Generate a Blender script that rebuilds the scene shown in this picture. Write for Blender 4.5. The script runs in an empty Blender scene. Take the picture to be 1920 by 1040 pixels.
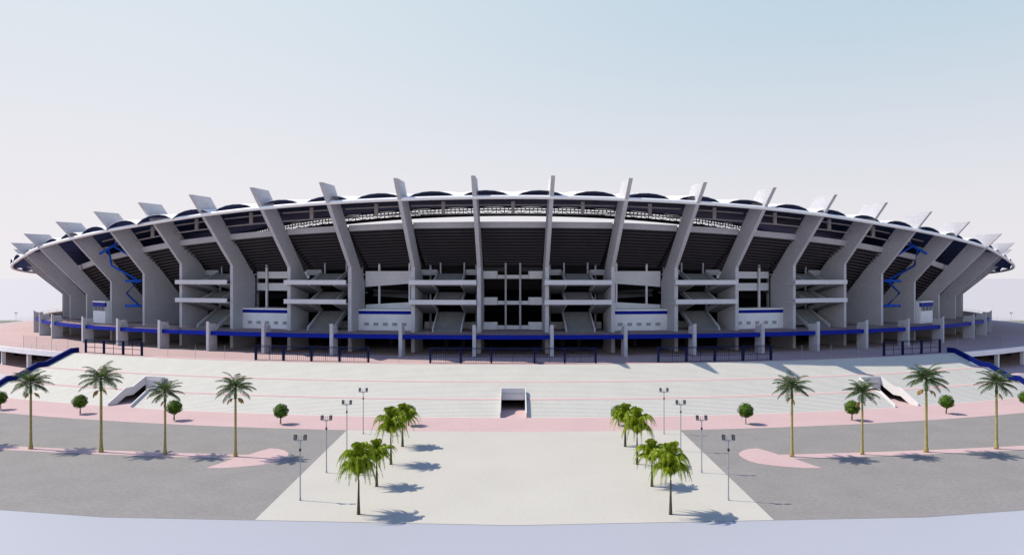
import bpy, math, random
from math import sin, cos, pi, radians, sqrt, atan2
from mathutils import Vector, Matrix
S = bpy.context.scene
COL = S.collection
R = random.Random(7)

# ------------------------------------------------------------ camera, sky, sun, exposure
cam = bpy.data.objects.new('camera', bpy.data.cameras.new('camera'))
COL.objects.link(cam); S.camera = cam
cam.data.sensor_width = 36; cam.data.lens = 24
cam.data.clip_start = 0.5; cam.data.clip_end = 20000
cam.location = (-0.2, 0, 21); cam.rotation_euler = (radians(90), 0, 0)
SUN_EL = 50.8; SUN_DIR = Vector((-5.0, 1.1, 0)).normalized()
W = bpy.data.worlds.new('World'); S.world = W; W.use_nodes = True
wn = W.node_tree; bg = wn.nodes['Background']
sky = wn.nodes.new('ShaderNodeTexSky'); sky.sky_type = 'NISHITA'; sky.sun_disc = False
sky.sun_elevation = radians(SUN_EL); sky.sun_rotation = atan2(SUN_DIR.x, SUN_DIR.y)
sky.altitude = 0; sky.air_density = 1.0; sky.dust_density = 0.6; sky.ozone_density = 1.5
WS = 0.13; EXPO = 0.35
def wcol(r, g, b):      # colour of the visible low sky, as displayed sRGB bytes
    k = WS * 2 ** EXPO
    return tuple((((v / 255 + .055) / 1.055) ** 2.4) / k for v in (r, g, b)) + (1,)
_tc = wn.nodes.new('ShaderNodeTexCoord'); _sp = wn.nodes.new('ShaderNodeSeparateXYZ'); wn.links.new(_tc.outputs['Generated'], _sp.inputs[0])
def _mr(sock, a, b):
    n = wn.nodes.new('ShaderNodeMapRange'); n.interpolation_type = 'SMOOTHSTEP'; n.inputs['From Min'].default_value = a; n.inputs['From Max'].default_value = b
    wn.links.new(sock, n.inputs['Value']); return n.outputs[0]
def _mix(f, a, b):
    n = wn.nodes.new('ShaderNodeMix'); n.data_type = 'RGBA'; wn.links.new(f, n.inputs[0])
    for i, v in ((6, a), (7, b)):
        if isinstance(v, tuple): n.inputs[i].default_value = v
        else: wn.links.new(v, n.inputs[i])
    return n.outputs[2]
_up = _mix(_mr(_sp.outputs[0], -0.55, 0.6), wcol(219, 229, 238), wcol(188, 211, 226))
_lo = _mix(_mr(_sp.outputs[0], -0.55, 0.6), wcol(239, 235, 239), wcol(233, 230, 235))
_pale = _mix(_mr(_sp.outputs[2], 0.02, 0.40), _lo, _up)
_tint = wn.nodes.new('ShaderNodeVectorMath'); _tint.operation = 'MULTIPLY'; wn.links.new(sky.outputs[0], _tint.inputs[0]); _tint.inputs[1].default_value = (0.70, 0.98, 1.40)
_sky = _mix(_mr(_sp.outputs[2], 0.42, 0.68), _pale, _tint.outputs[0])
_bk = wn.nodes.new('ShaderNodeMapRange'); _bk.inputs['From Min'].default_value = 0.0; _bk.inputs['From Max'].default_value = -0.7  # unseen sky behind the camera brightened to fill the camera-facing facades
_bk.inputs['To Min'].default_value = 1.0; _bk.inputs['To Max'].default_value = 1.25; wn.links.new(_sp.outputs[1], _bk.inputs['Value'])
_sc = wn.nodes.new('ShaderNodeVectorMath'); _sc.operation = 'SCALE'; wn.links.new(_sky, _sc.inputs[0]); wn.links.new(_bk.outputs[0], _sc.inputs['Scale'])
wn.links.new(_sc.outputs[0], bg.inputs[0]); bg.inputs[1].default_value = WS
sl = bpy.data.lights.new('sun', 'SUN'); sl.energy = 4.9; sl.angle = radians(0.5); sl.color = (1.0, 0.91, 0.76)
so = bpy.data.objects.new('sun', sl); COL.objects.link(so)
sd = Vector((SUN_DIR.x * cos(radians(SUN_EL)), SUN_DIR.y * cos(radians(SUN_EL)), sin(radians(SUN_EL))))
so.rotation_euler = sd.to_track_quat('Z', 'Y').to_euler(); so.location = (0, 0, 200)
S.view_settings.view_transform = 'Standard'; S.view_settings.look = 'None'
S.view_settings.gamma = 1.0; S.view_settings.exposure = EXPO
S.render.engine = 'CYCLES'
try: S.cycles.max_bounces = 6; S.cycles.diffuse_bounces = 2; S.cycles.transparent_max_bounces = 12
except Exception: pass

# ------------------------------------------------------------ materials
def mat(name, col, rough=0.85, var=0.12, scale=3.0, detail=4, bump=0.0, spec=0.3, metal=0.0, col2=None, fine=None, transl=None):
    m = bpy.data.materials.new(name); m.use_nodes = True; nt = m.node_tree; N = nt.nodes; L = nt.links
    b = N['Principled BSDF']; b.inputs['Roughness'].default_value = rough; b.inputs['Metallic'].default_value = metal
    b.inputs['Specular IOR Level'].default_value = spec
    tc = N.new('ShaderNodeNewGeometry')
    nz = N.new('ShaderNodeTexNoise'); nz.inputs['Scale'].default_value = scale; nz.inputs['Detail'].default_value = detail
    L.new(tc.outputs['Position'], nz.inputs['Vector'])
    cr = N.new('ShaderNodeValToRGB'); L.new(nz.outputs['Fac'], cr.inputs['Fac'])
    c2 = col2 or tuple(c * (1 - var) for c in col); c1 = col if col2 else tuple(min(1, c * (1 + var)) for c in col)
    cr.color_ramp.elements[0].position = 0.3; cr.color_ramp.elements[0].color = (*c2, 1)
    cr.color_ramp.elements[1].position = 0.7; cr.color_ramp.elements[1].color = (*c1, 1)
    out = cr.outputs['Color']
    if fine:
        n2 = N.new('ShaderNodeTexNoise'); n2.inputs['Scale'].default_value = fine[0]; n2.inputs['Detail'].default_value = 2
        L.new(tc.outputs['Position'], n2.inputs['Vector'])
        mr = N.new('ShaderNodeMapRange'); mr.inputs['From Min'].default_value = 0.3; mr.inputs['From Max'].default_value = 0.7
        mr.inputs['To Min'].default_value = 1 - fine[1]; mr.inputs['To Max'].default_value = 1 + fine[1]
        L.new(n2.outputs['Fac'], mr.inputs['Value'])
        mx = N.new('ShaderNodeVectorMath'); mx.operation = 'SCALE'; L.new(out, mx.inputs[0]); L.new(mr.outputs[0], mx.inputs['Scale'])
        out = mx.outputs[0]
    L.new(out, b.inputs['Base Color'])
    if bump:
        bp = N.new('ShaderNodeBump'); bp.inputs['Strength'].default_value = bump; bp.inputs['Distance'].default_value = 0.05
        L.new(nz.outputs['Fac'], bp.inputs['Height']); L.new(bp.outputs[0], b.inputs['Normal'])
    if transl:
        t = N.new('ShaderNodeBsdfTranslucent'); t.inputs['Color'].default_value = (*transl, 1)
        mxs = N.new('ShaderNodeMixShader'); mxs.inputs[0].default_value = 0.25
        o = N['Material Output']; L.new(b.outputs[0], mxs.inputs[1]); L.new(t.outputs[0], mxs.inputs[2]); L.new(mxs.outputs[0], o.inputs[0])
    return m
M = {}
M['concrete'] = mat('fin_concrete', (0.435, 0.435, 0.475), 0.85, 0.05, 0.35, 6, fine=(5, 0.16))
M['conc_light'] = mat('painted_concrete', (0.70, 0.71, 0.75), 0.7, 0.05, 0.4, 4, fine=(3.5, 0.06))
M['conc_shade'] = mat('shade_toned_concrete', (0.06, 0.053, 0.062), 0.9, 0.1, 0.4, 4)  # darkened copy of the concrete, shade under the stands put into its colour
M['inner_shade'] = mat('shade_black_interior', (0.006, 0.006, 0.008), 0.95, 0.3, 0.3, 3)  # near-black colour carries the deep shade of interiors and undercroft
M['stair_in'] = mat('stair_concrete', (0.17, 0.18, 0.195), 0.9, 0.1, 0.6, 4)
M['white'] = mat('white_painted_metal', (0.78, 0.78, 0.79), 0.45, 0.02, 0.5, 2)
M['membrane'] = mat('roof_membrane', (0.74, 0.73, 0.70), 0.6, 0.04, 0.4, 3)
M['soffit'] = mat('roof_soffit', (0.028, 0.05, 0.16), 0.8, 0.1, 0.6, 3)  # blue sky bounce and roof shade are put into this colour
M['blue'] = mat('blue_fascia_paint', (0.002, 0.014, 0.26), 0.5, 0.1, 0.7, 3, spec=0.08)
M['blue_tube'] = mat('blue_tube_paint', (0.01, 0.07, 0.42), 0.4, 0.05, 0.7, 2, spec=0.08)
M['navy'] = mat('navy_gate_paint', (0.004, 0.009, 0.045), 0.7, 0.1, 2, 2, spec=0.08)
M['walls'] = mat('navy_wall_paint', (0.002, 0.008, 0.11), 0.55, 0.1, 0.7, 3, spec=0.08)
M['vent'] = mat('grey_vent_grille', (0.36, 0.37, 0.40), 0.6, 0.05, 2, 2)
M['hazed_ground'] = mat('haze_paled_far_ground', (0.385, 0.365, 0.37), 0.5, 0.01, 0.02, 3, spec=0.5)  # far ground paled in colour like haze, to melt into the horizon sky
M['landing'] = mat('landing_concrete', (0.56, 0.56, 0.60), 0.8, 0.05, 0.4, 4, fine=(4, 0.06))
M['white_wall'] = mat('whitewashed_wall', (0.56, 0.55, 0.57), 0.85, 0.04, 0.5, 4)
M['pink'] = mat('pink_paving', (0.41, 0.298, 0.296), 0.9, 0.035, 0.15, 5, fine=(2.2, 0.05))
M['deckpink'] = mat('deck_paving', (0.23, 0.155, 0.16), 0.9, 0.06, 0.3, 5, fine=(2.2, 0.06))  # pink lowered so the colour itself carries the shade over the deck
M['steps'] = mat('pale_step_stone', (0.455, 0.447, 0.41), 0.9, 0.03, 0.3, 5, fine=(2.5, 0.03))
M['court'] = mat('pale_forecourt_concrete', (0.385, 0.37, 0.335), 0.9, 0.03, 0.12, 6, fine=(3, 0.035))
M['asphalt'] = mat('worn_asphalt', (0.19, 0.181, 0.176), 0.92, 0.06, 0.25, 8, fine=(2.4, 0.09))
M['bars'] = mat('grey_rail_metal', (0.28, 0.28, 0.30), 0.5, 0.1, 2, 2)
M['pole'] = mat('galvanised_pole', (0.30, 0.32, 0.36), 0.45, 0.1, 3, 2, metal=0.3)
M['black'] = mat('black_housing', (0.02, 0.02, 0.024), 0.5, 0.1, 5, 2)
M['glass'] = mat('lamp_glass', (0.07, 0.075, 0.085), 0.2, 0.1, 5, 2, spec=0.6)
M['steel'] = mat('dark_truss_steel', (0.025, 0.025, 0.03), 0.6, 0.2, 2, 2)
M['ladder'] = mat('grey_frame_concrete', (0.30, 0.275, 0.28), 0.9, 0.15, 1, 3)
M['palm_trunk'] = mat('palm_trunk', (0.36, 0.30, 0.11), 0.85, 0.1, 4, 4, col2=(0.22, 0.18, 0.07))
M['shaft'] = mat('green_crownshaft', (0.06, 0.11, 0.025), 0.5, 0.3, 4, 3)
M['frond'] = mat('palm_frond', (0.055, 0.095, 0.03), 0.45, 0.3, 1.6, 4, col2=(0.022, 0.045, 0.02), transl=(0.13, 0.19, 0.03), spec=0.2)
M['dead'] = mat('dry_frond', (0.36, 0.24, 0.08), 0.85, 0.3, 3, 4, transl=(0.4, 0.25, 0.08))
M['areca'] = mat('droopy_frond', (0.36, 0.46, 0.012), 0.45, 0.3, 3.0, 3, col2=(0.010, 0.04, 0.003), transl=(0.28, 0.38, 0.015), spec=0.2)  # bright tone paints glossy highlights, dark tone the shade inside the crown
M['brown_trunk'] = mat('brown_trunk', (0.10, 0.085, 0.05), 0.9, 0.4, 6, 4, col2=(0.03, 0.024, 0.018))
M['ficus'] = mat('clipped_leaf', (0.10, 0.20, 0.006), 0.6, 0.3, 2.6, 2, col2=(0.005, 0.026, 0.002), transl=(0.10, 0.18, 0.01), spec=0.15)
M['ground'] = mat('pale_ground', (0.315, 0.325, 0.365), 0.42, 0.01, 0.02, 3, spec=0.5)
M['field'] = mat('dry_grass', (0.20, 0.20, 0.16), 0.95, 0.3, 0.06, 6, col2=(0.10, 0.12, 0.09))
M['mesh'] = mat('fence_mesh', (0.06, 0.06, 0.07), 0.7, 0.1, 3, 2)
_m = M['mesh']; _n = _m.node_tree; _t = _n.nodes.new('ShaderNodeBsdfTransparent'); _x = _n.nodes.new('ShaderNodeMixShader')
_x.inputs[0].default_value = 0.13
_n.links.new(_t.outputs[0], _x.inputs[1]); _n.links.new(_n.nodes['Principled BSDF'].outputs[0], _x.inputs[2]); _n.links.new(_x.outputs[0], _n.nodes['Material Output'].inputs[0])

# ------------------------------------------------------------ mesh helpers
class MB:
    def __init__(s): s.v = []; s.f = []; s.mi = []; s.cur = 0
    def add(s, vs, fs):
        o = len(s.v); s.v += [tuple(v) for v in vs]
        for f in fs: s.f.append(tuple(i + o for i in f)); s.mi.append(s.cur)
    def hexa(s, b, t):   # 4 bottom pts, 4 top pts (same order)
        s.add(list(b) + list(t), [(3, 2, 1, 0), (4, 5, 6, 7), (0, 1, 5, 4), (1, 2, 6, 5), (2, 3, 7, 6), (3, 0, 4, 7)])
    def box(s, x0, x1, y0, y1, z0, z1):
        s.hexa([(x0, y0, z0), (x1, y0, z0), (x1, y1, z0), (x0, y1, z0)], [(x0, y0, z1), (x1, y0, z1), (x1, y1, z1), (x0, y1, z1)])
    def bar(s, p, q, w, h=None, up=(0, 0, 1)):
        p = Vector(p); q = Vector(q); h = h or w; d = (q - p).normalized(); u = Vector(up)
        if abs(d.dot(u)) > 0.98: u = Vector((0, 1, 0))
        a = d.cross(u).normalized() * w / 2; b = a.cross(d).normalized() * h / 2
        s.hexa([p - a - b, p + a - b, p + a + b, p - a + b], [q - a - b, q + a - b, q + a + b, q - a + b])
    def tube(s, pts, r, n=8, cap=True, closed=False):
        pts = [Vector(p) for p in pts]; rs = r if isinstance(r, (list, tuple)) else [r] * len(pts)
        o = len(s.v); m = len(pts)
        for i, p in enumerate(pts):
            if closed: d = pts[(i + 1) % m] - pts[i - 1]
            else: d = pts[min(i + 1, m - 1)] - pts[max(i - 1, 0)]
            d.normalize(); u = Vector((0, 0, 1)) if abs(d.z) < 0.95 else Vector((1, 0, 0))
            a = d.cross(u).normalized(); b = a.cross(d).normalized()
            for k in range(n): s.v.append(tuple(p + a * rs[i] * cos(2 * pi * k / n) + b * rs[i] * sin(2 * pi * k / n)))
        for i in range(m if closed else m - 1):
            j = (i + 1) % m
            for k in range(n):
                k2 = (k + 1) % n; s.f.append((o + i * n + k, o + i * n + k2, o + j * n + k2, o + j * n + k)); s.mi.append(s.cur)
        if cap and not closed:
            s.f.append(tuple(o + k for k in range(n))[::-1]); s.mi.append(s.cur)
            s.f.append(tuple(o + (m - 1) * n + k for k in range(n))); s.mi.append(s.cur)
    def prism(s, poly, off):   # 3D polygon extruded by a vector
        n = len(poly); off = Vector(off); P = [Vector(p) for p in poly]
        s.add(P + [p + off for p in P], [tuple(range(n))[::-1], tuple(range(n, 2 * n))] + [(i, (i + 1) % n, n + (i + 1) % n, n + i) for i in range(n)])
    def grid(s, rows, flip=False):
        o = len(s.v); m = len(rows[0])
        for r in rows: s.v += [tuple(p) for p in r]
        for i in range(len(rows) - 1):
            for j in range(m - 1):
                f = (o + i * m + j, o + i * m + j + 1, o + (i + 1) * m + j + 1, o + (i + 1) * m + j)
                s.f.append(f[::-1] if flip else f); s.mi.append(s.cur)
    def build(s, name, mats, parent=None, smooth=False, **props):
        me = bpy.data.meshes.new(name); me.from_pydata(s.v, [], s.f)
        for m in (mats if isinstance(mats, (list, tuple)) else [mats]): me.materials.append(m)
        if any(s.mi): me.polygons.foreach_set('material_index', s.mi)
        if smooth: me.polygons.foreach_set('use_smooth', [True] * len(me.polygons))
        me.update(); o = bpy.data.objects.new(name, me); COL.objects.link(o)
        if parent: o.parent = parent
        for k, v in props.items(): o[k] = v
        return o
def thing(name, label, cat, loc=(0, 0, 0), rz=0, group=None, scale=None):
    o = bpy.data.objects.new(name, None); COL.objects.link(o); o.location = loc; o.rotation_euler = (0, 0, rz)
    o.empty_display_size = 0.5; o['label'] = label; o['category'] = cat
    if group: o['group'] = group
    if scale: o.scale = scale
    return o
def copy_tree(src, loc=None, rz=None, label=None, scale=None):
    def rec(o, par):
        c = o.copy(); COL.objects.link(c); c.parent = par
        for ch in kids(o): rec(ch, c)
        return c
    r = rec(src, None)
    if loc: r.location = loc
    if rz is not None: r.rotation_euler = (0, 0, rz)
    if label: r['label'] = label
    if scale: r.scale = scale
    return r
KIDS = {}
def kids(o): return [c for c in bpy.data.objects if c.parent == o]

# ------------------------------------------------------------ plan curves
D = 243.115; A0, B0 = 143.907, 107.568        # line of the fin fronts
A1, B1 = 169.0, 125.5                         # outer edge of the raised plaza
ZP, ZD = 6.0, 10.05                           # plaza level, deck level
def el(a, b, th, s=0.0, z=0.0):
    n = Vector((sin(th) / a, -cos(th) / b, 0)).normalized()
    return Vector((a * sin(th), D - b * cos(th), z)) + n * s
def nrm(th, a=A0, b=B0): return Vector((sin(th) / a, -cos(th) / b, 0)).normalized()
def F(th, u, z): return el(A0, B0, th, u, z)
def E(th, s, z): return el(A1, B1, th, s, z)
def frange(a, b, n): return [a + (b - a) * i / n for i in range(n + 1)]
FULL = frange(-pi, pi, 168)

FTH = [2.7, 8.0, 13.3, 18.8, 24.6, 30.6, 35.9, 41.8, 47.9, 54.5, 59.8, 65.6, 71.6, 77.8, 84.2]
KNEE = [23, 23, 23.05, 23.1, 23.6, 24.0, 21.9, 20.0, 16.8, 16.1, 16.4, 16.2, 16, 16, 16]
RU = [9.4, 9.4, 9.6, 9.3, 8.2, 7.0, 7.8, 8.5, 9.8, 9.3, 7.9, 8.2, 8.5, 8.5, 8.5]
RZ = [35.4, 35.1, 34.6, 34.0, 33.3, 32.3, 31.1, 29.7, 27.8, 26.2, 24.8, 23.9, 23.1, 22.4, 21.9]
TIP = [(12.6, 39.35), (12.9, 39.0), (13.1, 38.5), (12.7, 38.0), (11.5, 37.3), (10.2, 36.5), (11.1, 35.1), (11.8, 33.5), (13.2, 31.3), (12.7, 29.7), (11.2, 28.5)]
def TH(k, side): return radians(FTH[k]) * side
def lerp_tab(tab, th):
    d = abs(math.degrees(th)); 
    if d > 90: d = 180 - d
    if d <= FTH[0]: return tab[0]
    for i in range(len(FTH) - 1):
        if d <= FTH[i + 1]:
            t = (d - FTH[i]) / (FTH[i + 1] - FTH[i]); return tab[i] * (1 - t) + tab[i + 1] * t
    return tab[-1]
def ringz(th): return 28.6 + 6.85 * cos(2 * th)
def ringu(th):
    c = max(0.0, (sin(th) ** 2 - .66) / .34); return lerp_tab(RU, th) * 0.6 + 8.8 * 0.4 + 4.0 * min(1, c * 1.5)

# ------------------------------------------------------------ ground and paving
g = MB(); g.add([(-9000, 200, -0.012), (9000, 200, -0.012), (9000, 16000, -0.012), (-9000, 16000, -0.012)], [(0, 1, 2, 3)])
g.build('ground', M['hazed_ground'], kind='structure')
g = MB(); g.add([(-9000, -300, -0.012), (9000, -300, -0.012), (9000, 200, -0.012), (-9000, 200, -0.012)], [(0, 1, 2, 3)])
g.build('near_ground', M['ground'], kind='structure')  # near part of the same ground, split off without the painted haze
near = [(0, 57.9), (36, 59.9), (71.5, 66.3), (106, 76), (138, 90.5), (168, 110), (196, 135), (218, 165), (232, 200), (238, 245)]
edge = [(-x, y) for x, y in near[:0:-1]] + near
g = MB(); pts = [(x, y, 0) for x, y in edge] + [(225, 320, 0), (180, 390, 0), (100, 430, 0), (0, 445, 0), (-100, 430, 0), (-180, 390, 0), (-225, 320, 0)]
g.add(pts, [tuple(range(len(pts)))]); g.build('road', M['asphalt'], kind='structure')
# pink street paving between road and steps
ths = frange(radians(-100), radians(100), 120)
g = MB(); g.grid([[E(t, -60, 0.004) for t in ths], [E(t, 24.6, 0.004) for t in ths]], True)
g.build('pavement', M['pink'], kind='structure')
# white forecourt
g = MB(); n = 16; xs = frange(-22.5, 22.5, n)
def edgeZ(x, s): return D - (B1 + s) * sqrt(1 - (x / (A1 + s)) ** 2)
g.grid([[(x, 57.9 + abs(x) / 36 * 2.0 + 0.02, 0.008) for x in xs], [(x * 1.02, edgeZ(x, 24.6), 0.008) for x in xs]])
g.build('forecourt_paving', M['court'], kind='structure')
# median strips with their leaf-shaped heads
def img(x, y, z=0.0):
    zz = (21 - z) * 1280 / (y - 520); return Vector(((x - 960) / 1280 * zz - 0.2, zz, z))
for sd_ in (-1, 1):
    g = MB()
    xs = frange(30.5, 150, 24)
    lo = [Vector((x * sd_, 77.75 + 0.00143 * x * x, 0.010)) for x in xs]; hi = [Vector((x * sd_, 79.55 + 0.00143 * x * x, 0.010)) for x in xs]
    g.grid([lo, hi], sd_ < 0)
    g.build('median_strip', M['pink'], kind='structure')
    g = MB(); out = [(385.8, 877), (420, 877), (453.8, 874.6), (480, 872), (505, 868.5), (520, 864.5), (532, 859), (540, 853.6), (541, 849), (535, 844.5), (522, 841), (506, 840), (484, 846), (463.5, 852.7), (446, 856.5)]
    P = [img(x, y) for x, y in out]
    P = [Vector((-abs(p.x) if sd_ < 0 else abs(p.x) + 0.0, p.y, 0.014)) for p in P]
    g.add(P, [tuple(range(len(P)))] if sd_ < 0 else [tuple(range(len(P)))[::-1]])
    g.build('median_head_paving', M['pink'], kind='structure')

# raised plaza (one slab ring) with its pale edge beam
g = MB()
g.grid([[E(t, 0, ZP) for t in FULL], [E(t, -75, ZP) for t in FULL]], True)
g.grid([[E(t, -0.3, ZP - 0.45) for t in FULL], [E(t, -75, ZP - 0.45) for t in FULL]])
g.build('plaza_paving', M['pink'], kind='structure')
TW = radians(31.4)      # where the blue walls stand
# grand steps
PROF = []
def flight(s0, z0, s1, z1, n):
    r = []
    for i in range(n):
        s = s0 + (s1 - s0) * i / n; za = z0 + (z1 - z0) * i / n; zb = z0 + (z1 - z0) * (i + 1) / n
        r += [(s, za), (s, za + (zb - za) * .24), (s0 + (s1 - s0) * (i + 1) / n, zb)]
    return r
FL = [flight(0, 6, 4.9, 3.9, 14), flight(6.5, 3.9, 10.3, 2.0, 13), flight(11.8, 2.0, 15.3, 0.004, 13)]
CUTS = [(radians(-21.5), radians(-20.05), 7.6), (radians(-0.61), radians(0.61), 9.0), (radians(20.05), radians(21.5), 7.6)]
def spans(s):
    b = [-TW]; 
    for a, c, sc in CUTS:
        if s >= sc - 1e-6: b += [a, c]
    b.append(TW); return [(b[i], b[i + 1]) for i in range(0, len(b), 2)]
def sweep(g, prof):
    for i in range(len(prof) - 1):
        (s0, z0), (s1, z1) = prof[i], prof[i + 1]
        for a, c in spans(min(s0, s1)):
            n = max(2, int((c - a) / radians(1.3)))
            ts = frange(a, c, n)
            g.grid([[E(t, s0, z0) for t in ts], [E(t, s1, z1) for t in ts]], True)
st = MB(); 
for pf in FL: sweep(st, pf)
st.build('grand_steps', M['steps'], kind='structure')
g = MB(); sweep(g, [(4.9, 3.9), (5.7, 3.9), (6.5, 3.9)]); sweep(g, [(10.3, 2.0), (11.05, 2.0), (11.8, 2.0)])
g.build('step_landing_paving', M['pink'], kind='structure')
def stepz(s):
    if s <= 0: return 6.0
    if s < 4.9: return 6 - 2.1 * s / 4.9
    if s < 6.5: return 3.9
    if s < 10.3: return 3.9 - 1.9 * (s - 6.5) / 3.8
    if s < 11.8: return 2.0
    return max(0.0, 2.0 - 2.0 * (s - 11.8) / 3.5)
# blue parapet walls closing the steps
for sd_, nm in ((-1, 'left'), (1, 'right')):
    w = thing('parapet_wall', 'solid navy blue parapet wall stepping down the %s end of the pale steps' % nm, 'wall', E(TW * sd_, 0, 6), group='blue walls at the ends of the steps')
    g = MB(); ss = [-1.5, 0, 4.9, 6.5, 10.3, 11.8, 15.3, 17.0]; t = TW * sd_
    tang = Vector((cos(t), sin(t), 0)).normalized() * 0.28
    lo = [E(t, s, stepz(s) - 0.3) for s in ss]; hi = [E(t, s, stepz(s) + .95) for s in ss]
    off = w.location
    for i in range(len(ss) - 1):
        g.hexa([lo[i] - tang - off, lo[i + 1] - tang - off, lo[i + 1] + tang - off, lo[i] + tang - off], [hi[i] - tang - off, hi[i + 1] - tang - off, hi[i + 1] + tang - off, hi[i] + tang - off])
    g.build('wall_body', M['walls'], w)
# side street levels beside the steps, under the plaza edge
for sd_ in (-1, 1):
    g = MB(); ts = frange(TW * sd_ + 0.004 * sd_, radians(110) * sd_, 40)
    g.grid([[E(t, 6.0, 1.8) for t in ts], [E(t, -40, 1.8) for t in ts]], sd_ > 0)
    g.build('side_street_paving', M['pink'], kind='structure')
    g = MB(); g.grid([[E(t, 6.0, 0) for t in ts], [E(t, 6.0, 1.8) for t in ts]], sd_ < 0)
    o = g.build('retaining_wall', M['conc_light']); o['label'] = 'low pale retaining wall under the %s plaza edge, outside the steps' % ('left' if sd_ < 0 else 'right'); o['category'] = 'wall'
    # viaduct edge: fascia beam, columns, back wall coloured for undercroft shade
    v = thing('plaza_viaduct', 'pale concrete edge beam and columns carrying the raised plaza on the %s' % ('left' if sd_ < 0 else 'right'), 'viaduct', (0, 0, 0))
    g = MB(); ts = frange(TW * sd_, pi * sd_, 90)
    for i in range(len(ts) - 1):
        a, c = ts[i], ts[i + 1]
        if sd_ < 0: a, c = c, a
        g.hexa([E(a, 0.0, 4.97), E(c, 0.0, 4.97), E(c, -0.4, 4.97), E(a, -0.4, 4.97)], [E(a, 0.012, 6.03), E(c, 0.012, 6.03), E(c, -0.4, 6.03), E(a, -0.4, 6.03)])
    g.build('edge_beam', M['conc_light'], v)
    for k in range(10):
        t = sd_ * (TW + radians(1.75 + k * 4.5)); g = MB()
        p = E(t, -1.2, 0); tt = Vector((cos(t), sin(t), 0)); nn = nrm(t, A1, B1)
        q = [p + tt * a + nn * b for a, b in ((-.45, -.35), (.45, -.35), (.45, .35), (-.45, .35))]
        g.hexa([Vector((x.x, x.y, 1.8)) for x in q], [Vector((x.x, x.y, 5.5)) for x in q])
        g.build('column', M['conc_light'], v)
    for k in range(8):
        t = sd_ * (TW + radians(2.9 + k * 5)); g = MB(); p = E(t, -9, 0); tt = Vector((cos(t), sin(t), 0)) * .5; nn = nrm(t, A1, B1) * .5
        q = [p - tt - nn, p + tt - nn, p + tt + nn, p - tt + nn]
        g.hexa([Vector((x.x, x.y, 1.8)) for x in q], [Vector((x.x, x.y, 5.5)) for x in q]); g.build('inner_column', M['conc_shade'], v)
    g = MB(); ts = frange(radians(20) * sd_, radians(112) * sd_, 40)
    g.grid([[E(t, -12, 0) for t in ts], [E(t, -12, 5.6) for t in ts]], sd_ < 0); g.build('back_wall', M['inner_shade'], v)

# underpass entrances cut into the steps
def underpass(ci, label):
    a, c, sc = CUTS[ci]; mid = (a + c) / 2; o = thing('underpass_entrance', label, 'underpass', E(mid, 15.3, 0), group='underpass entrances cut into the steps'); L = o.location
    h = 0.75 if ci == 1 else 0.45
    def loc(t, s, z): return E(t, s, z) - L
    ss = [x for x in (sc, 10.3, 11.8, 13.6, 15.3) if x >= sc]
    if sc < 10.3 and ss[0] != sc: ss = [sc] + ss
    for t, sg in ((a, -1), (c, 1)):
        g = MB(); tg = Vector((cos(t), sin(t), 0)) * sg
        z0 = {False: 0.0, True: 0.0}[False]
        for i in range(len(ss) - 1):
            s0, s1 = ss[i], ss[i + 1]
            cut = (ci == 0 and sg > 0) or (ci == 2 and sg < 0)
            outer = (ci == 0 and sg < 0) or (ci == 2 and sg > 0)
            lo0, lo1 = (max(0.0, stepz(s0) - .95), max(0.0, stepz(s1) - .95)) if outer else (0.0, 0.0)
            opening = (ci == 0 and sg < 0 and False)
            g.hexa([loc(t, s0, lo0), loc(t, s1, lo1), loc(t, s1, lo1) + tg * (0.11 if ci == 1 else 0.2), loc(t, s0, lo0) + tg * (0.11 if ci == 1 else 0.2)],
                   [loc(t, s0, stepz(s0) + h), loc(t, s1, stepz(s1) + h), loc(t, s1, stepz(s1) + h) + tg * (0.11 if ci == 1 else 0.2), loc(t, s0, stepz(s0) + h) + tg * (0.11 if ci == 1 else 0.2)])
        g.build('side_wall', M['white_wall'], o)
    g = MB(); g.hexa([loc(a, sc, 1.55), loc(c, sc, 1.55), loc(c, sc - .25, 1.55), loc(a, sc - .25, 1.55)], [loc(a, sc, stepz(sc) + h), loc(c, sc, stepz(sc) + h), loc(c, sc - .25, stepz(sc) + h), loc(a, sc - .25, stepz(sc) + h)])
    g.build('lintel', M['white_wall'], o)
    g = MB()
    for t in (a, c): g.grid([[loc(t, sc - .25, 0), loc(t, sc - 14, 0)], [loc(t, sc - .25, 3), loc(t, sc - 14, 3)]])
    g.grid([[loc(a, sc - 14, 0), loc(c, sc - 14, 0)], [loc(a, sc - 14, 3), loc(c, sc - 14, 3)]])
    g.grid([[loc(a, sc - .3, 1.6), loc(c, sc - .3, 1.6)], [loc(a, sc - 14, 1.6), loc(c, sc - 14, 1.6)]])
    g.build('tunnel', M['inner_shade'], o)
underpass(0, 'left underpass entrance, slanted open cut in the pale steps between palms')
underpass(1, 'central underpass entrance, square dark opening in the pale steps')
underpass(2, 'right underpass entrance, slanted open cut in the pale steps between palms')

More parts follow.
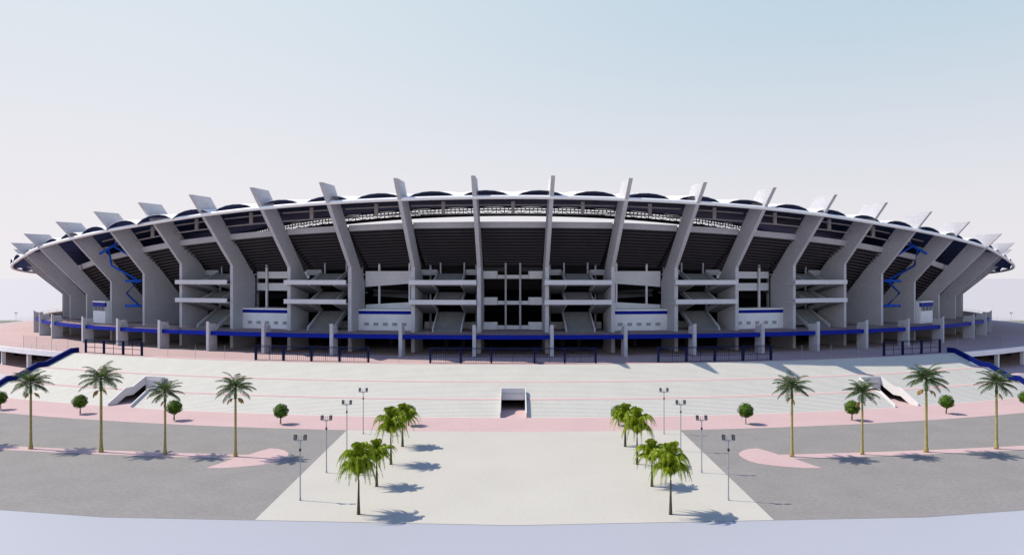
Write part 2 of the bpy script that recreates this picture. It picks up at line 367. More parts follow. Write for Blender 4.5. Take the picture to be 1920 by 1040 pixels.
# gates on the plaza edge
GH = 2.65; GS = -1.5
def gate(cols, label, coarse=False):
    xs = []
    for x in cols:   # solve angle for image column
        best = min(frange(radians(-40), radians(40), 4000), key=lambda t: abs(960 + 1280 * (E(t, GS, 0).x + 0.2) / E(t, GS, 0).y - x)); xs.append(best)
    o = thing('security_gate', label, 'gate', E(sum(xs) / len(xs), GS, ZP), group='navy blue gates along the plaza edge'); L = o.location
    P = [E(t, GS, ZP) - L for t in xs]; up = Vector((0, 0, 1))
    for p in P:
        g = MB(); g.box(p.x - .16, p.x + .16, p.y - .16, p.y + .16, 0, GH + .05); g.build('post', M['navy'], o)
    g = MB(); g.tube([p + up * (GH + .02) for p in P], 0.06, 8)
    g.build('top_rail', M['navy'], o)
    for p, q in zip(P[:-1], P[1:]):
        d = (q - p); ln = d.length; d.normalize(); a = p + d * .3; b = q - d * .3; g = MB()
        for z in (.12, GH - .2): g.bar(a + up * z, b + up * z, .07)
        g.bar(a + up * 1.15, b + up * 1.15, .09)
        for e in (a, b, (a + b) / 2): g.bar(e + up * .12, e + up * (GH - .2), .07)
        if ln > 7: pass
        nb = int(ln / (0.42 if not coarse else 2.0))
        for i in range(1, nb):
            e = a + (b - a) * i / nb; g.bar(e + up * .12, e + up * (GH - .2 if not coarse else 1.15), .035)
        g.build('gate_leaf', M['navy'], o)
gate([161, 195, 231, 266], 'navy gate of three leaves nearest the left blue parapet wall', True)
gate([479.6, 531.5, 583.7, 636.7, 690.4], 'navy barred gate of four leaves left of the central gate')
gate([806.6, 864, 921, 1002.5, 1059, 1117], 'navy barred gate of five leaves above the central underpass')
gate([1234, 1287, 1340, 1393, 1446], 'navy barred gate of four leaves right of the central gate')
gate([1657.5, 1692.5, 1728, 1762], 'navy gate of three leaves nearest the right blue parapet wall', True)
def solve_x(x, s=GS):
    return min(frange(radians(-75), radians(75), 6000), key=lambda t: abs(960 + 1280 * (E(t, s, 0).x + 0.2) / E(t, s, 0).y - x) + (9e9 if abs(t) > radians(56) else 0))
for x0, x1, lb in ((44, 161, 'outermost left stretch above the edge beam'), (266, 479.6, 'stretch between the two left gates'), (690.4, 806.6, 'short stretch left of the central gate'), (1117, 1234, 'short stretch right of the central gate'), (1446, 1657.5, 'stretch between the two right gates'), (1762, 1878, 'outermost right stretch above the edge beam')):
    t0, t1 = solve_x(x0), solve_x(x1); o = thing('mesh_fence', 'thin see-through mesh fence, ' + lb, 'fence', E((t0 + t1) / 2, GS, ZP), group='mesh fences on the plaza'); L = o.location
    n = max(2, int(abs(t1 - t0) / radians(2.6)) + 1); ts = frange(t0, t1, n)
    for t in ts:
        g = MB(); p = E(t, GS, ZP) - L; g.box(p.x - .022, p.x + .022, p.y - .022, p.y + .022, 0, 2.6); g.build('fence_post', M['bars'], o)
    g = MB(); g.grid([[E(t, GS, ZP + .1) - L for t in ts], [E(t, GS, ZP + 2.6) - L for t in ts]]); g.build('fence_mesh', M['mesh'], o)
# guard rails on the plaza edge outside the blue walls
def railing(g, fn, ts, hs, r, every, L, rp=None):
    for h in hs: g.tube([fn(t, h) - L for t in ts], r, 5)
    for t in ts[::every]: g.tube([fn(t, 0) - L, fn(t, hs[-1]) - L], rp or r, 5)
for sd_, nm in ((-1, 'left'), (1, 'right')):
    ts = frange((TW + .004) * sd_, radians(130) * sd_, 120); L = E(ts[0], -.25, ZP)
    o = thing('guard_rail', 'thin grey guard rail along the %s plaza edge beam' % nm, 'railing', L)
    g = MB(); railing(g, lambda t, h: E(t, -.25, ZP + h), ts, (.35, .7, 1.05), .016, 2, L); g.build('rails', M['bars'], o)

# ------------------------------------------------------------ the stadium
ST = thing('stadium', 'oval concrete stadium with leaning white fins, scalloped white roof and blue deck edge', 'stadium', (0, 0, 0))
# fins
for side in (-1, 1):
    for k in range(15):
        t = TH(k, side); n = nrm(t); tg = Vector((-n.y, n.x, 0)) * 0.37
        uR, zR, zk = RU[k], RZ[k], KNEE[k]
        sl_ = (zR - zk) / uR; uT = uR + 0.3; zT = zk + sl_ * uT
        if k < 11: uT, zT = TIP[k]
        inner = -7.0 if k < 6 else -10.5
        if k == 0: inner = -9.0
        ub = uT - (5.1 if k < 11 else 3.0); sb = 1.22; zb = zT - sb * (ub - inner)
        poly = [(0, ZP - .3), (0, zk), (uT, zT), (ub, zT), (inner, zb), (inner, ZP - .3)]
        g = MB(); P = [F(t, u, z) - tg for u, z in poly]
        if side < 0: pass
        g.prism(P, tg * 2); g.build('fin', M['concrete'], ST)
# short outer pillars
PTH = [2.8, 8.2, 13.5, 19.2, 24.4, 29.7, 35.2, 41.1, 48.9, 54.4, 60.5]
for side in (-1, 1):
    for p in PTH:
        t = radians(p) * side; n = Vector((sin(t) / (A0 + 6.75), -cos(t) / (B0 + 6.75), 0)).normalized(); tg = Vector((-n.y, n.x, 0)) * .32
        c = Vector(((A0 + 6.75) * sin(t), D - (B0 + 6.75) * cos(t), 0))
        poly = [(0, ZP - .2), (0, 12.05), (-.75, 11.5), (-2.15, 11.5), (-2.15, 10.9), (-2.35, 10.8), (-2.35, ZP - .2)]
        g = MB(); g.prism([c + n * u + Vector((0, 0, z)) - tg for u, z in poly], tg * 2); g.build('outer_pillar', M['concrete'], ST)
def PE(t, s, z): return el(A0 + 6.75, B0 + 6.75, t, s, z)
# deck and fascia
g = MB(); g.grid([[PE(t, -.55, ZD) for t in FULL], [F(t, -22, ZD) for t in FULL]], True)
g.build('deck', M['deckpink'], ST)
g = MB(); g.grid([[PE(t, -.55, ZD - .5) for t in FULL], [F(t, -22, ZD - .5) for t in FULL]]); g.build('deck_soffit', M['inner_shade'], ST)
allp = sorted([radians(p) * s for p in PTH for s in (-1, 1)])
for a, c in zip(allp[:-1], allp[1:]):
    g = MB(); dt = .33 / (A0 + 6); ts = frange(a + dt, c - dt, 4)
    for i in range(4):
        q, r = ts[i], ts[i + 1]
        g.hexa([PE(q, -.5, 9.28), PE(r, -.5, 9.28), PE(r, -.85, 9.28), PE(q, -.85, 9.28)], [PE(q, -.5, 10.07), PE(r, -.5, 10.07), PE(r, -.85, 10.07), PE(q, -.85, 10.07)])
    g.build('fascia', M['blue'], ST)
g = MB(); ts = frange(radians(-100), radians(100), 160); railing(g, lambda t, h: PE(t, -1.0, ZD + h), ts, (.28, .56, .85), .014, 3, Vector((0, 0, 0)), .02)
g.build('deck_railing', M['bars'], ST)
# undercroft: inner columns and back wall
for side in (-1, 1):
    for k in range(12):
        for dd, uu in ((1.9, -13), (3.5, -13)):
            t = radians(FTH[k] + dd) * side; g = MB(); p = F(t, uu, 0); g.box(p.x - .45, p.x + .45, p.y - .45, p.y + .45, ZP, ZD - .45); g.build('undercroft_column', M['conc_shade'], ST)
g = MB()
g.grid([[F(t, -22, ZP) for t in FULL], [F(t, -22, 27) for t in FULL]]); g.build('inner_wall', M['inner_shade'], ST)
g = MB()
for z in (13.8, 17.9, 21.8):
    ts = frange(radians(-33), radians(33), 40)
    g.grid([[F(t, -10.2, z) for t in ts], [F(t, -22, z) for t in ts]], True); g.grid([[F(t, -10.2, z - .4) for t in ts], [F(t, -22, z - .4) for t in ts]])
g.build('concourse_floors', M['inner_shade'], ST)
# bowl: stepped underside and inner tiers
PZ = [31.98, 31.9, 31.45, 30.9, 30.1, 29.1, 27.8, 26.3, 24.2, 22.8, 21.6, 20.8, 20.2, 19.8, 19.6]
PU = [1.3, 1.3, 1.7, 1.5, 0.75, 0, .1, .2, 1.5, 1.2, 1, 1, 1, 1, 1]
def pz(t): return lerp_tab(PZ, t)
def pu(t): return lerp_tab(PU, t) * .5 + .5
def bays():
    th = sorted([radians(x) * s for x in FTH for s in (-1, 1)]); return list(zip(th[:-1], th[1:]))
BAYS = bays()
for a, c in BAYS:
    m = abs(math.degrees((a + c) / 2)); nst = 13 if m < 30.7 else 26
    g = MB(); rise, run = .57, .80
    if m >= 30.7: rise, run = .60, .66
    dth = .38 / A0
    ts = [a + dth, (a + c) / 2, c - dth]
    for i in range(nst):
        def q(t, ii): return pu(t) - .35 - ii * run, pz(t) - 1.15 - ii * rise
        rows = []
        for du, dz in ((0, 0), (0, -rise * .38), (-1.5, -rise * .38), (-1.5, -rise), (-run, -rise)):
            rows.append([F(t, q(t, i)[0] + du, q(t, i)[1] + dz) for t in ts])
        g.grid(rows)
    g.build('stand_underside', M['conc_shade'], ST)
g = MB(); rows = []
for i in range(30):
    rows.append([F(t, .1 - i * .8, pz(t) - .25 - i * .5) for t in FULL]); rows.append([F(t, .1 - (i + 1) * .8, pz(t) - .25 - i * .5) for t in FULL])
g.grid(rows, True); g.build('seating_tiers', M['conc_shade'], ST)
g = MB(); ts = frange(radians(-33), radians(33), 60); g.grid([[F(t, -9.5, 24.1) for t in ts], [F(t, -22, 24.1) for t in ts]]); g.build('concourse_ceiling', M['inner_shade'], ST)
# parapet beams and the open frame above them
for a, c in BAYS:
    dth = .36 / A0; a2, c2 = a + dth, c - dth; m = (a + c) / 2
    g = MB()
    def pt(t, du, z): 
        return F(t, pu(t) + du, z)
    for q, r in ((a2, m), (m, c2)):
        g.hexa([pt(q, -.3, pz(q) - 1.17), pt(r, -.3, pz(r) - 1.17), pt(r, -.75, pz(r) - 1.17), pt(q, -.75, pz(q) - 1.17)], [pt(q, .05, pz(q)), pt(r, .05, pz(r)), pt(r, -.4, pz(r)), pt(q, -.4, pz(q))])
    g.build('parapet_beam', M['concrete'], ST)
    g = MB()
    if abs(math.degrees(m)) > 41: continue
    for dz in (1.45, 3.1):
        g.bar(pt(a2, 1.5, pz(a2) + dz), pt(m, 1.5, pz(m) + dz), .2, .24); g.bar(pt(m, 1.5, pz(m) + dz), pt(c2, 1.5, pz(c2) + dz), .2, .24)
    p0 = pt(m, 1.5, pz(m) + 1.35); g.bar(p0, p0 + Vector((0, 0, 2.5)), .7, .5)
    g.build('open_frame', M['ladder'], ST)
# ring beam
g = MB(); g.tube([F(t, ringu(t) + .5, ringz(t) + .35) for t in frange(-pi, pi, 240)[:-1]], .37, 12, closed=True)
g.build('ring_beam', M['white'], ST, smooth=True)
# roof vaults
NV = 84
tt_ = frange(0, 2 * pi, 4000); cum = [0]
for i in range(4000):
    p, q = F(tt_[i], 9, 0), F(tt_[i + 1], 9, 0); cum.append(cum[-1] + (q - p).length)
def arcth(f):
    d = f % 1.0 * cum[-1]; lo, hi = 0, 4000
    while hi - lo > 1:
        mdl = (lo + hi) // 2
        if cum[mdl] <= d: lo = mdl
        else: hi = mdl
    return tt_[lo] + (tt_[hi] - tt_[lo]) * (d - cum[lo]) / max(1e-9, cum[hi] - cum[lo])
def vin(t): return 1 + .38 * sin(t) ** 2
VS = [0, 2, 4, 6, 12, 18, 24, 31]
def valley(v): return (.35 + .28 * v) if v < 6 else 2.03 - .33 * (v - 6) / 25
def crown(v): return (1.75 + .10 * v) if v < 6 else (2.35 - .45 * (v - 6) / 25)
CS = [0, .06, .18, .34, .5, .66, .82, .94, 1.0]
HS = [0, .26, .68, .93, 1, .93, .68, .26, 0]
top = MB(); bot = MB()
for i in range(NV):
    t0 = arcth(i / NV); t1 = arcth((i + 1) / NV)
    if t1 < t0: t1 += 2 * pi
    for mbx, dz, fl in ((top, 0.0, True), (bot, -.07, False)):
        rows = []
        for v in VS:
            row = []
            for c_, h_ in zip(CS, HS):
                t = t0 + (t1 - t0) * c_; z = ringz(t) + valley(v) + (crown(v) - valley(v)) * h_ + dz - 1.6 * sin(t) ** 2 * v / 31
                row.append(F(t, ringu(t) + .1 - v * vin(t), z))
            rows.append(row)
        mbx.grid(rows, fl)
        if mbx is top:   # edge strip
            r0 = rows[0]; mbx.grid([r0, [p - Vector((0, 0, .07)) for p in r0]]); r0 = rows[-1]; mbx.grid([r0, [p - Vector((0, 0, .07)) for p in r0]], True)
top.build('roof_membrane', M['membrane'], ST); bot.build('roof_soffit', M['soffit'], ST)
# inner edge truss
g = MB(); NT = 420
def tr(i, z): t = 2 * pi * i / NT; return F(t, ringu(t) - 30.7 * vin(t), ringz(t) + z - 1.6 * sin(t) ** 2)
for i in range(NT):
    for z in (1.62, 1.1, .3): g.bar(tr(i, z), tr(i + 1, z), .2, .24)
    g.bar(tr(i, .25), tr(i, 1.7), .2, .2)
    a_, b_ = (.3, 1.15) if i % 2 else (1.15, .3)
    g.bar(tr(i, a_), tr(i + 1, b_), .13, .13)
    g.bar(tr(i + .5, 1.1), tr(i + .5, 1.7), .24, .24)
for i in range(NT):
    g.hexa([tr(i, -.35), tr(i + 1, -.35), tr(i + 1, -.35) + nrm(2 * pi * (i + 1) / NT) * .3, tr(i, -.35) + nrm(2 * pi * i / NT) * .3], [tr(i, .25), tr(i + 1, .25), tr(i + 1, .25) + nrm(2 * pi * (i + 1) / NT) * .3, tr(i, .25) + nrm(2 * pi * i / NT) * .3])
g.build('roof_truss', M['steel'], ST)

# bay local frame: w along the bay (left to right in the picture), v inward, z up
class Bay:
    def __init__(s, ta, tb):     # ta = left fin angle, tb = right fin angle
        s.a = F(ta, 0, 0); s.b = F(tb, 0, 0); s.w = (s.b - s.a); s.len = s.w.length; s.w.normalize(); s.v = Vector((-s.w.y, s.w.x, 0))
    def p(s, w, v, z): return s.a + s.w * w + s.v * v + Vector((0, 0, z))
    def box(s, g, w0, w1, v0, v1, z0, z1, z0b=None, z1b=None):
        z0b = z0 if z0b is None else z0b; z1b = z1 if z1b is None else z1b
        g.hexa([s.p(w0, v0, z0), s.p(w1, v0, z0), s.p(w1, v1, z0b), s.p(w0, v1, z0b)], [s.p(w0, v0, z1), s.p(w1, v0, z1), s.p(w1, v1, z1b), s.p(w0, v1, z1b)])
    def slope(s, g, w0, w1, v0, v1, zl0, zl1, zr0, zr1):  # slopes along w
        g.hexa([s.p(w0, v0, zl0), s.p(w1, v0, zr0), s.p(w1, v1, zr0), s.p(w0, v1, zl0)], [s.p(w0, v0, zl1), s.p(w1, v0, zr1), s.p(w1, v1, zr1), s.p(w0, v1, zl1)])
def bay(i, side):   # bay between fin i and i+1 on one side
    if side < 0: return Bay(TH(i + 1, -1), TH(i, -1))
    return Bay(TH(i, 1), TH(i + 1, 1))
def stair_bay(B):
    o = bpy.data.objects.new('staircase', None); COL.objects.link(o); o.parent = ST
    Lw = B.len; c = Lw / 2 + .15; hw = 2.75; e0, e1 = .4, Lw - .4; vt = 6.5
    def steps(g, w0, w1, v0, z0, v1, z1, n):
        for k in range(n):
            va = v0 + (v1 - v0) * k / n; vb = v0 + (v1 - v0) * (k + 1) / n; z = z0 + (z1 - z0) * (k + 1) / n
            B.box(g, w0, w1, min(va, vb) + .10, max(va, vb) + .12, z - .5, z - .07); B.box(g, w0, w1, min(va, vb), max(va, vb) + .06, z - .075, z)
    levels = [(ZD, 13.8, 15.68, .3, 18), (15.72, 17.9, 19.58, 1.4, 12), (19.62, 21.8, None, 1.4, 12)]
    for zl, zm, zn, vs, n in levels:
        g = MB(); steps(g, c - hw, c + hw, vs, zl, vt, zm, n)
        g.build('stair_flight', M['stair_in'], o)
        for w in (c - hw - .12, c + hw + .12):
            g = MB(); B.box(g, w - .12, w + .12, vs, vt, zl - (.1 if zl > 11 else 0), zl + .75, zm - .5, zm + .6); g.build('stringer', M['concrete'], o)
        g = MB(); B.box(g, e0, e1, vt, vt + 3.4, zm - .3, zm); 
        if zn is None:
            for wa, wb in ((e0, c - hw - .3), (c + hw + .3, e1)): h_ = MB(); B.box(h_, wa, wb, vt - .05, vt + .2, zm + .003, zm + .85); h_.build('landing_parapet', M['concrete'], o)
        g.build('mid_landing', M['concrete'] if zn is None else M['stair_in'], o)
        if zn:
            for w0, w1 in ((e0, c - hw - .25), (c + hw + .25, e1)):
                g = MB(); B.box(g, w0, w1, .6, vt, zn - .35, zn, zm - .3, zm); g.build('return_flight', M['stair_in'], o)
            for w in (c - hw - .12, c + hw + .12):
                g = MB(); B.box(g, w - .12, w + .12, .6, vt, zn - .3, zn + .5, zm - .25, zm + .6); g.build('return_parapet', M['concrete'], o)
    for z in (15.68, 19.6):
        g = MB(); B.box(g, -.6, Lw - .42, -1.0, -.75, z - .04, z + .88); B.box(g, -.75, Lw - .42, -.75, 1.4, z - .06, z + .1); 
        g.build('front_landing', M['landing'], o)
    for w in (c - hw + .4, c + hw - .1): g = MB(); B.box(g, w - .2, w + .1, vt + .3, vt + .6, 21.8, 24.1); g.build('column', M['concrete'], o)
    for w in (1.5, Lw - 1.9): g = MB(); B.box(g, w, w + .4, 9.6, 10, ZD, 24.1); g.build('column', M['concrete'], o)
    g = MB(); B.box(g, .4, Lw - .4, 9.7, 10, ZD, ZD + 1.5)
    g.build('low_parapet', M['conc_light'], o)
for side in (-1, 1):
    for i in (0, 2, 4): stair_bay(bay(i, side))
def kiosk(B, v, w0, w1, z1, small=False):
    o = bpy.data.objects.new('kiosk', None); COL.objects.link(o); o.parent = ST
    g = MB(); B.box(g, w0, w1, v, v + 5, ZD, z1 - .28); g.build('kiosk_wall', M['conc_light'], o)
    g = MB(); B.box(g, w0 - .03, w1 + .03, v - .12, v + 5, z1 - .28, z1); g.build('kiosk_roof', M['white'], o)
    h = .68 if not small else 1.0
    g = MB(); B.box(g, w0 - .01, w1 + .01, v - .05, v + .3, z1 - .30 - h, z1 - .30); g.build('blue_band', M['blue'], o)
    if not small:
        for k in range(5):
            wc = w0 + (w1 - w0) * (.15 + .168 * k); z = 11.35; g = MB()
            B.box(g, wc - .52, wc + .52, v - .03, v + .1, z - .32, z + .32)
            g.cur = 1
            for q in range(5): B.box(g, wc - .48, wc + .48, v - .06, v - .032, z - .28 + q * .12, z - .21 + q * .12)
            g.build('vent', [M['vent'], M['bars']], o)
    else:
        g = MB(); B.box(g, w0 + .1, w1 - .1, v - .03, v + .1, z1 - 2.3, z1 - 1.32); g.build('opening', M['inner_shade'], o)
        g = MB()
        for q in range(9): w = w0 + .15 + (w1 - w0 - .3) * q / 8; B.box(g, w - .07, w + .07, v - .08, v - .035, z1 - 2.3, z1 - 1.32)
        g.build('window_bars', M['conc_light'], o)
for side in (-1, 1):
    B = bay(1, side); kiosk(B, 3.7, .4 if side < 0 else .8, B.len - (.8 if side < 0 else .4), 14.4)
    o = bpy.data.objects.new('access_ramp', None); COL.objects.link(o); o.parent = ST
    f = side < 0
    def sl(g, v0, v1, zi0, zi1, zo0, zo1):   # outer-fin end, inner-fin end
        if f: B.slope(g, .4, B.len - .4, v0, v1, zo0, zo1, zi0, zi1)
        else: B.slope(g, .4, B.len - .4, v0, v1, zi0, zi1, zo0, zo1)
    g = MB(); sl(g, 8.0, 8.3, 19.9, 22.35, 19.0, 22.35); g.build('ramp_parapet', M['conc_light'], o)
    g = MB(); sl(g, 8.0, 8.3, 13.6, 15.9, 12.8, 15.2); g.build('ramp_parapet', M['conc_light'], o)
    g = MB(); sl(g, 13, 13.3, 16.2, 17.8, 16.9, 18.4); g.build('rear_parapet', M['stair_in'], o)
    for w in ((3.3, 10.0) if f else (B.len - 3.3, B.len - 10.0)): g = MB(); B.box(g, w - .2, w + .2, 8.4, 8.8, ZD, 24.1); g.build('column', M['conc_light'], o)
    B = bay(3, side); kiosk(B, 3.0, .4 if side < 0 else .8, B.len - (.8 if side < 0 else .4), 14.4)
    o = bpy.data.objects.new('gallery', None); COL.objects.link(o); o.parent = ST
    for z0, z1 in ((20.8, 22.3), (18.1, 19.75)):
        g = MB(); B.box(g, .4, B.len - .4, 8.0, 8.3, z0, z1); g.build('gallery_parapet', M['conc_light'], o)
    for w in ((3.2, 10.2) if f else (B.len - 3.2, B.len - 10.2)):
        g = MB(); B.box(g, w - .22, w + .22, 7.4, 7.8, ZD, 24.1); g.build('column', M['conc_light'], o)
    B = bay(7, side); kiosk(B, -1.0, *((5.2, 11.5) if False else ((6.3, 12.9) if f else (.7, 7.3))), 15.3, True)
# centre bay balconies
B = Bay(TH(0, -1), TH(0, 1)); o = bpy.data.objects.new('balconies', None); COL.objects.link(o); o.parent = ST
Lw = B.len; cw = Lw / 2
for z0, z1, zs in ((20.75, 21.55, 22.35), (15.25, 16.05, 16.85), (9.98, 10.85, 11.65)):
    g = MB()
    B.box(g, .3, Lw - .3, 9.2, 9.6, z0, z1)
    g.build('balcony_beam', M['conc_light'], o)
    for sg in (-1, 1):
        g = MB(); pts = []
        for q in range(7):
            an = pi / 2 * q / 6; pts.append((.75 + 2.2 * sin(an) + 0.6, 8.9 - .9 * cos(an) + .0))
        pts = [(.35, 8.0)] + pts
        for (wa, va), (wb, vb) in zip(pts[:-1], pts[1:]):
            if sg > 0: wa, wb = Lw - wa, Lw - wb
            A_, B_ = B.p(wa, va, z0 - .01), B.p(wb, vb, z0 - .01); A2, B2 = B.p(wa, va + .2, z0 - .01), B.p(wb, vb + .2, z0 - .01); u = Vector((0, 0, zs - z0))
            if sg > 0: A_, B_, A2, B2 = B_, A_, B2, A2
            g.hexa([A_, B_, B2, A2], [A_ + u, B_ + u, B2 + u, A2 + u])
        g.build('curved_parapet', M['conc_light'], o)
for sg in (-1, 1):
    g = MB(); w = cw + sg * 1.53; B.box(g, w - .19, w + .19, 8.6, 9.0, ZD, 24.1); g.build('column', M['concrete'], o)
for wa, wb in ((.4, cw - 1.9), (cw + 1.9, Lw - .4)): g = MB(); B.box(g, wa, wb, 14, 14.3, 22.3, 23.5); g.build('sky_gap_panel', M['stair_in'], o)  # added panels standing in for sky showing through the upper concourse
# blue tube frames beside the sixth fins
for side in (-1, 1):
    zf = F(TH(6, side), 0, 0).y + 1.2
    def q(x, y):
        if side > 0: x = 1924 - x
        return Vector(((x - 960) / 1280 * zf - .2, zf, 21 + (520 - y) * zf / 1280))
    g = MB()
    segs = [[(235.5, 573), (272, 573)], [(235.5, 526.5), (272, 526.5)], [(259.5, 571), (237, 549.5), (259, 527.5)], [(259, 525), (209, 497.5), (203.5, 465)], [(186.5, 475.6), (224, 454)], [(213, 461), (240, 477)]]
    rr = [.31, .31, .23, .25, .31, .22]
    for s_, r_ in zip(segs, rr): g.tube([q(*p) for p in s_], r_, 10)
    g.build('tube_frame', M['blue_tube'], ST, smooth=True)

# ------------------------------------------------------------ lamp posts
def lamp(h=6.1):
    o = thing('lamp_post', '', 'lamp post', group='floodlight posts beside the forecourt')
    g = MB(); g.tube([(0, 0, 0), (0, 0, .25), (0, 0, .26), (0, 0, h * .93)], [.09, .09, .06, .045], 10); g.build('pole', M['pole'], o, smooth=False)
    g = MB(); g.bar((-.6, 0, h * .925), (.6, 0, h * .925), .07); g.bar((-.14, 0, h * .9), (-.14, 0, h * .99), .05); g.bar((.12, 0, h * .9), (.12, 0, h + .05), .03); g.build('crossbar', M['pole'], o)
    for sx in (-1, 1):
        g = MB(); x = sx * .46
        g.hexa([(x - .14, -.16, h * .94), (x + .14, -.16, h * .94), (x + .14, .1, h * .94), (x - .14, .1, h * .94)], [(x - .14, -.05, h + .06), (x + .14, -.05, h + .06), (x + .14, .16, h + .06), (x - .14, .16, h + .06)])
        f = g.build('floodlight', M['black'], o)
        g = MB(); g.hexa([(x - .11, -.172, h * .945), (x + .11, -.172, h * .945), (x + .11, -.16, h * .945), (x - .11, -.16, h * .945)], [(x - .11, -.068, h + .03), (x + .11, -.068, h + .03), (x + .11, -.055, h + .03), (x - .11, -.055, h + .03)])
        g.build('lamp_glass', M['glass'], f)
    g = MB(); g.box(-.08, .08, -.1, .08, h * .76, h * .80); g.build('junction_box', M['black'], o)
    return o
LP = lamp(); first = True
order = ['nearest', 'second nearest', 'third nearest', 'farthest']
for i in range(4):
    for sd_, nm in ((-1, 'left'), (1, 'right')):
        lb = 'twin-headed floodlight post, %s to the camera along the %s forecourt edge' % (order[i], nm)
        if i == 3: lb = 'twin-headed floodlight post farthest from the camera along the %s forecourt edge' % nm
        loc = (sd_ * 20.2 + .02, 64.4 + i * 9.1, 0.008)
        if first: LP.location = loc; LP['label'] = lb; first = False
        else: copy_tree(LP, loc, 0, lb)
for (x, y, lb) in ((-214.5, 295, 'tiny distant twin lamp post beyond the plaza, leftmost on the skyline'), (-205.5, 297, 'tiny distant twin lamp post just left of the outermost left pillar'), (215.5, 295, 'tiny distant twin lamp post beyond the plaza, rightmost on the skyline'), (207, 297, 'tiny distant twin lamp post just right of the outermost right pillar')):
    c = copy_tree(LP, (x, y, 0), 0, lb, (.9, .9, .97)); c['group'] = 'distant lamp posts beyond the plaza'

# ------------------------------------------------------------ trees
def frond(g, base, az, L_, el0, droop, leaf, nl, width, hang, rnd, rachis=.03, path=None, tl=.55):
    """one arching frond: rachis plus blade leaflets both sides"""
    pts = []; p = Vector(base); e = el0; n = 12
    for i in range(n + 1):
        pts.append(p.copy()); d = Vector((cos(az) * cos(e), sin(az) * cos(e), sin(e))); p = p + d * (L_ / n); e -= droop / n * (0.5 + i / n)
    if path:
        pts = []
        for i in range(n + 1):
            t = i / n; a = [(1 - t) ** 3, 3 * t * (1 - t) ** 2, 3 * t * t * (1 - t), t ** 3]
            x = sum(w * p_[0] for w, p_ in zip(a, path)); z = sum(w * p_[1] for w, p_ in zip(a, path)); pts.append(Vector((cos(az) * x, sin(az) * x, z)))
    g.tube(pts, [rachis * (1 - .8 * i / n) for i in range(n + 1)], 4)
    sidev = Vector((-sin(az), cos(az), 0))
    for k in range(nl):
        f = .14 + .86 * (k + rnd.random() * .5) / nl; x = f * n; i = min(n - 1, int(x)); p = pts[i].lerp(pts[i + 1], x - i); t = (pts[i + 1] - pts[i]).normalized()
        ll = leaf * (sin(pi * min(1, f * .8 + .14)) ** .6) * (.85 + .3 * rnd.random()) * (1 - .45 * f * f * f)
        for sg in (-1, 1):
            d = (sidev * sg * (1 - hang * .6) + t * (tl + .3 * rnd.random()) + Vector((0, 0, -hang * (1.2 + .5 * rnd.random())))).normalized()
            w = t.cross(d); w = (t * .8 + w * .6 * rnd.uniform(-1, 1)).normalized() * width
            m = p + d * ll * .5 + Vector((0, 0, -.03 * ll)); q = p + d * ll + Vector((0, 0, -.28 * ll * (.6 + hang)))
            g.add([p - w * .5, p + w * .5, m + w * .6, q, m - w * .6], [(0, 1, 2, 4), (4, 2, 3)])
def royal(seed):
    rnd = random.Random(seed)
    o = thing('royal_palm', '', 'palm tree', group='tall slim palms on the median strips'); H = 10.0
    g = MB(); g.tube([(0, 0, 0), (0, 0, .25), (0, 0, .8), (0, 0, 3), (0, 0, 5.4), (0, 0, 7.0)], [.26, .26, .18, .14, .145, .12], 12); g.build('trunk', M['palm_trunk'], o, smooth=True)
    g = MB(); g.tube([(0, 0, 6.98), (0, 0, 7.3), (0, 0, 7.9), (0, 0, 8.35)], [.15, .19, .13, .07], 10); g.build('crownshaft', M['shaft'], o, smooth=True)
    g = MB()
    for k in range(25):
        az = 2 * pi * k * .381966 * 1.0 + rnd.uniform(-.15, .15); lv = k / 24.0
        frond(g, (0, 0, 8.3), az, rnd.uniform(2.35, 2.8), radians(84 - 96 * lv + rnd.uniform(-6, 6)), radians(66 + 34 * (1 - lv)), .72, 38, .04, .14 + .2 * lv, rnd, .028)
    g.build('crown', M['frond'], o)
    g = MB()
    for k in range(2):
        az = rnd.uniform(0, 6.28) if k else 0.4
        frond(g, (cos(az) * .15, sin(az) * .15, 7.05), az, 1.25, radians(10), radians(150), .42, 18, .06, .9, rnd, .02)
    frond(g, (-.15, 0, 7.05), pi - .3, 1.0, radians(15), radians(150), .5, 20, .07, .9, rnd, .02)
    g.build('dry_frond', M['dead'], o)
    return o
RP = [royal(11), royal(23)]
spots = []
med = [(57.7, 841, 693), (189.5, 847, 682.5), (309.5, 851.5, 711.5), (441.5, 855.5, 700)]
lab = {0: 'outermost', 1: 'second from the outer end', 2: 'third from the outer end', 3: 'innermost'}
used = [False, False]
def put(P, i, loc, rz, label, sc, names='tree'):
    if not P[i].get('used_'):
        o = P[i]; o['used_'] = 1; o.location = loc; o.rotation_euler = (0, 0, rz); o['label'] = label; o.scale = sc
    else:
        o = copy_tree(P[i], loc, rz, label, sc)
    return o
DEC = {('L', 0): 'tall palm at the far left of the left median strip', ('L', 1): 'tall palm on the left median, just left of the left underpass', ('L', 2): 'shortest tall palm on the left median, in front of the left underpass', ('L', 3): 'tall palm beside the leaf-shaped head of the left median strip',
       ('R', 0): 'tall palm at the far right of the right median strip', ('R', 1): 'tall palm on the right median, just right of the right underpass', ('R', 2): 'shortest tall palm on the right median, in front of the right underpass', ('R', 3): 'tall palm beside the leaf-shaped head of the right median strip'}
j = 0
for sdn in 'LR':
    for i, (x, y, yt) in enumerate(med):
        p = img(x, y); X = p.x if sdn == 'L' else -p.x - 0.0
        h = (y - yt) * p.y / 1280
        put(RP, j % 2, (X, p.y, .01), 1.1 * j, DEC[(sdn, i)], (h / 10.05,) * 3); j += 1
put(RP, 0, (-70.5, 85.7, .01), 2.0, 'tall palm off the left end, seen by its shadow on the road', (.97,) * 3)
for o in RP: del o['used_']

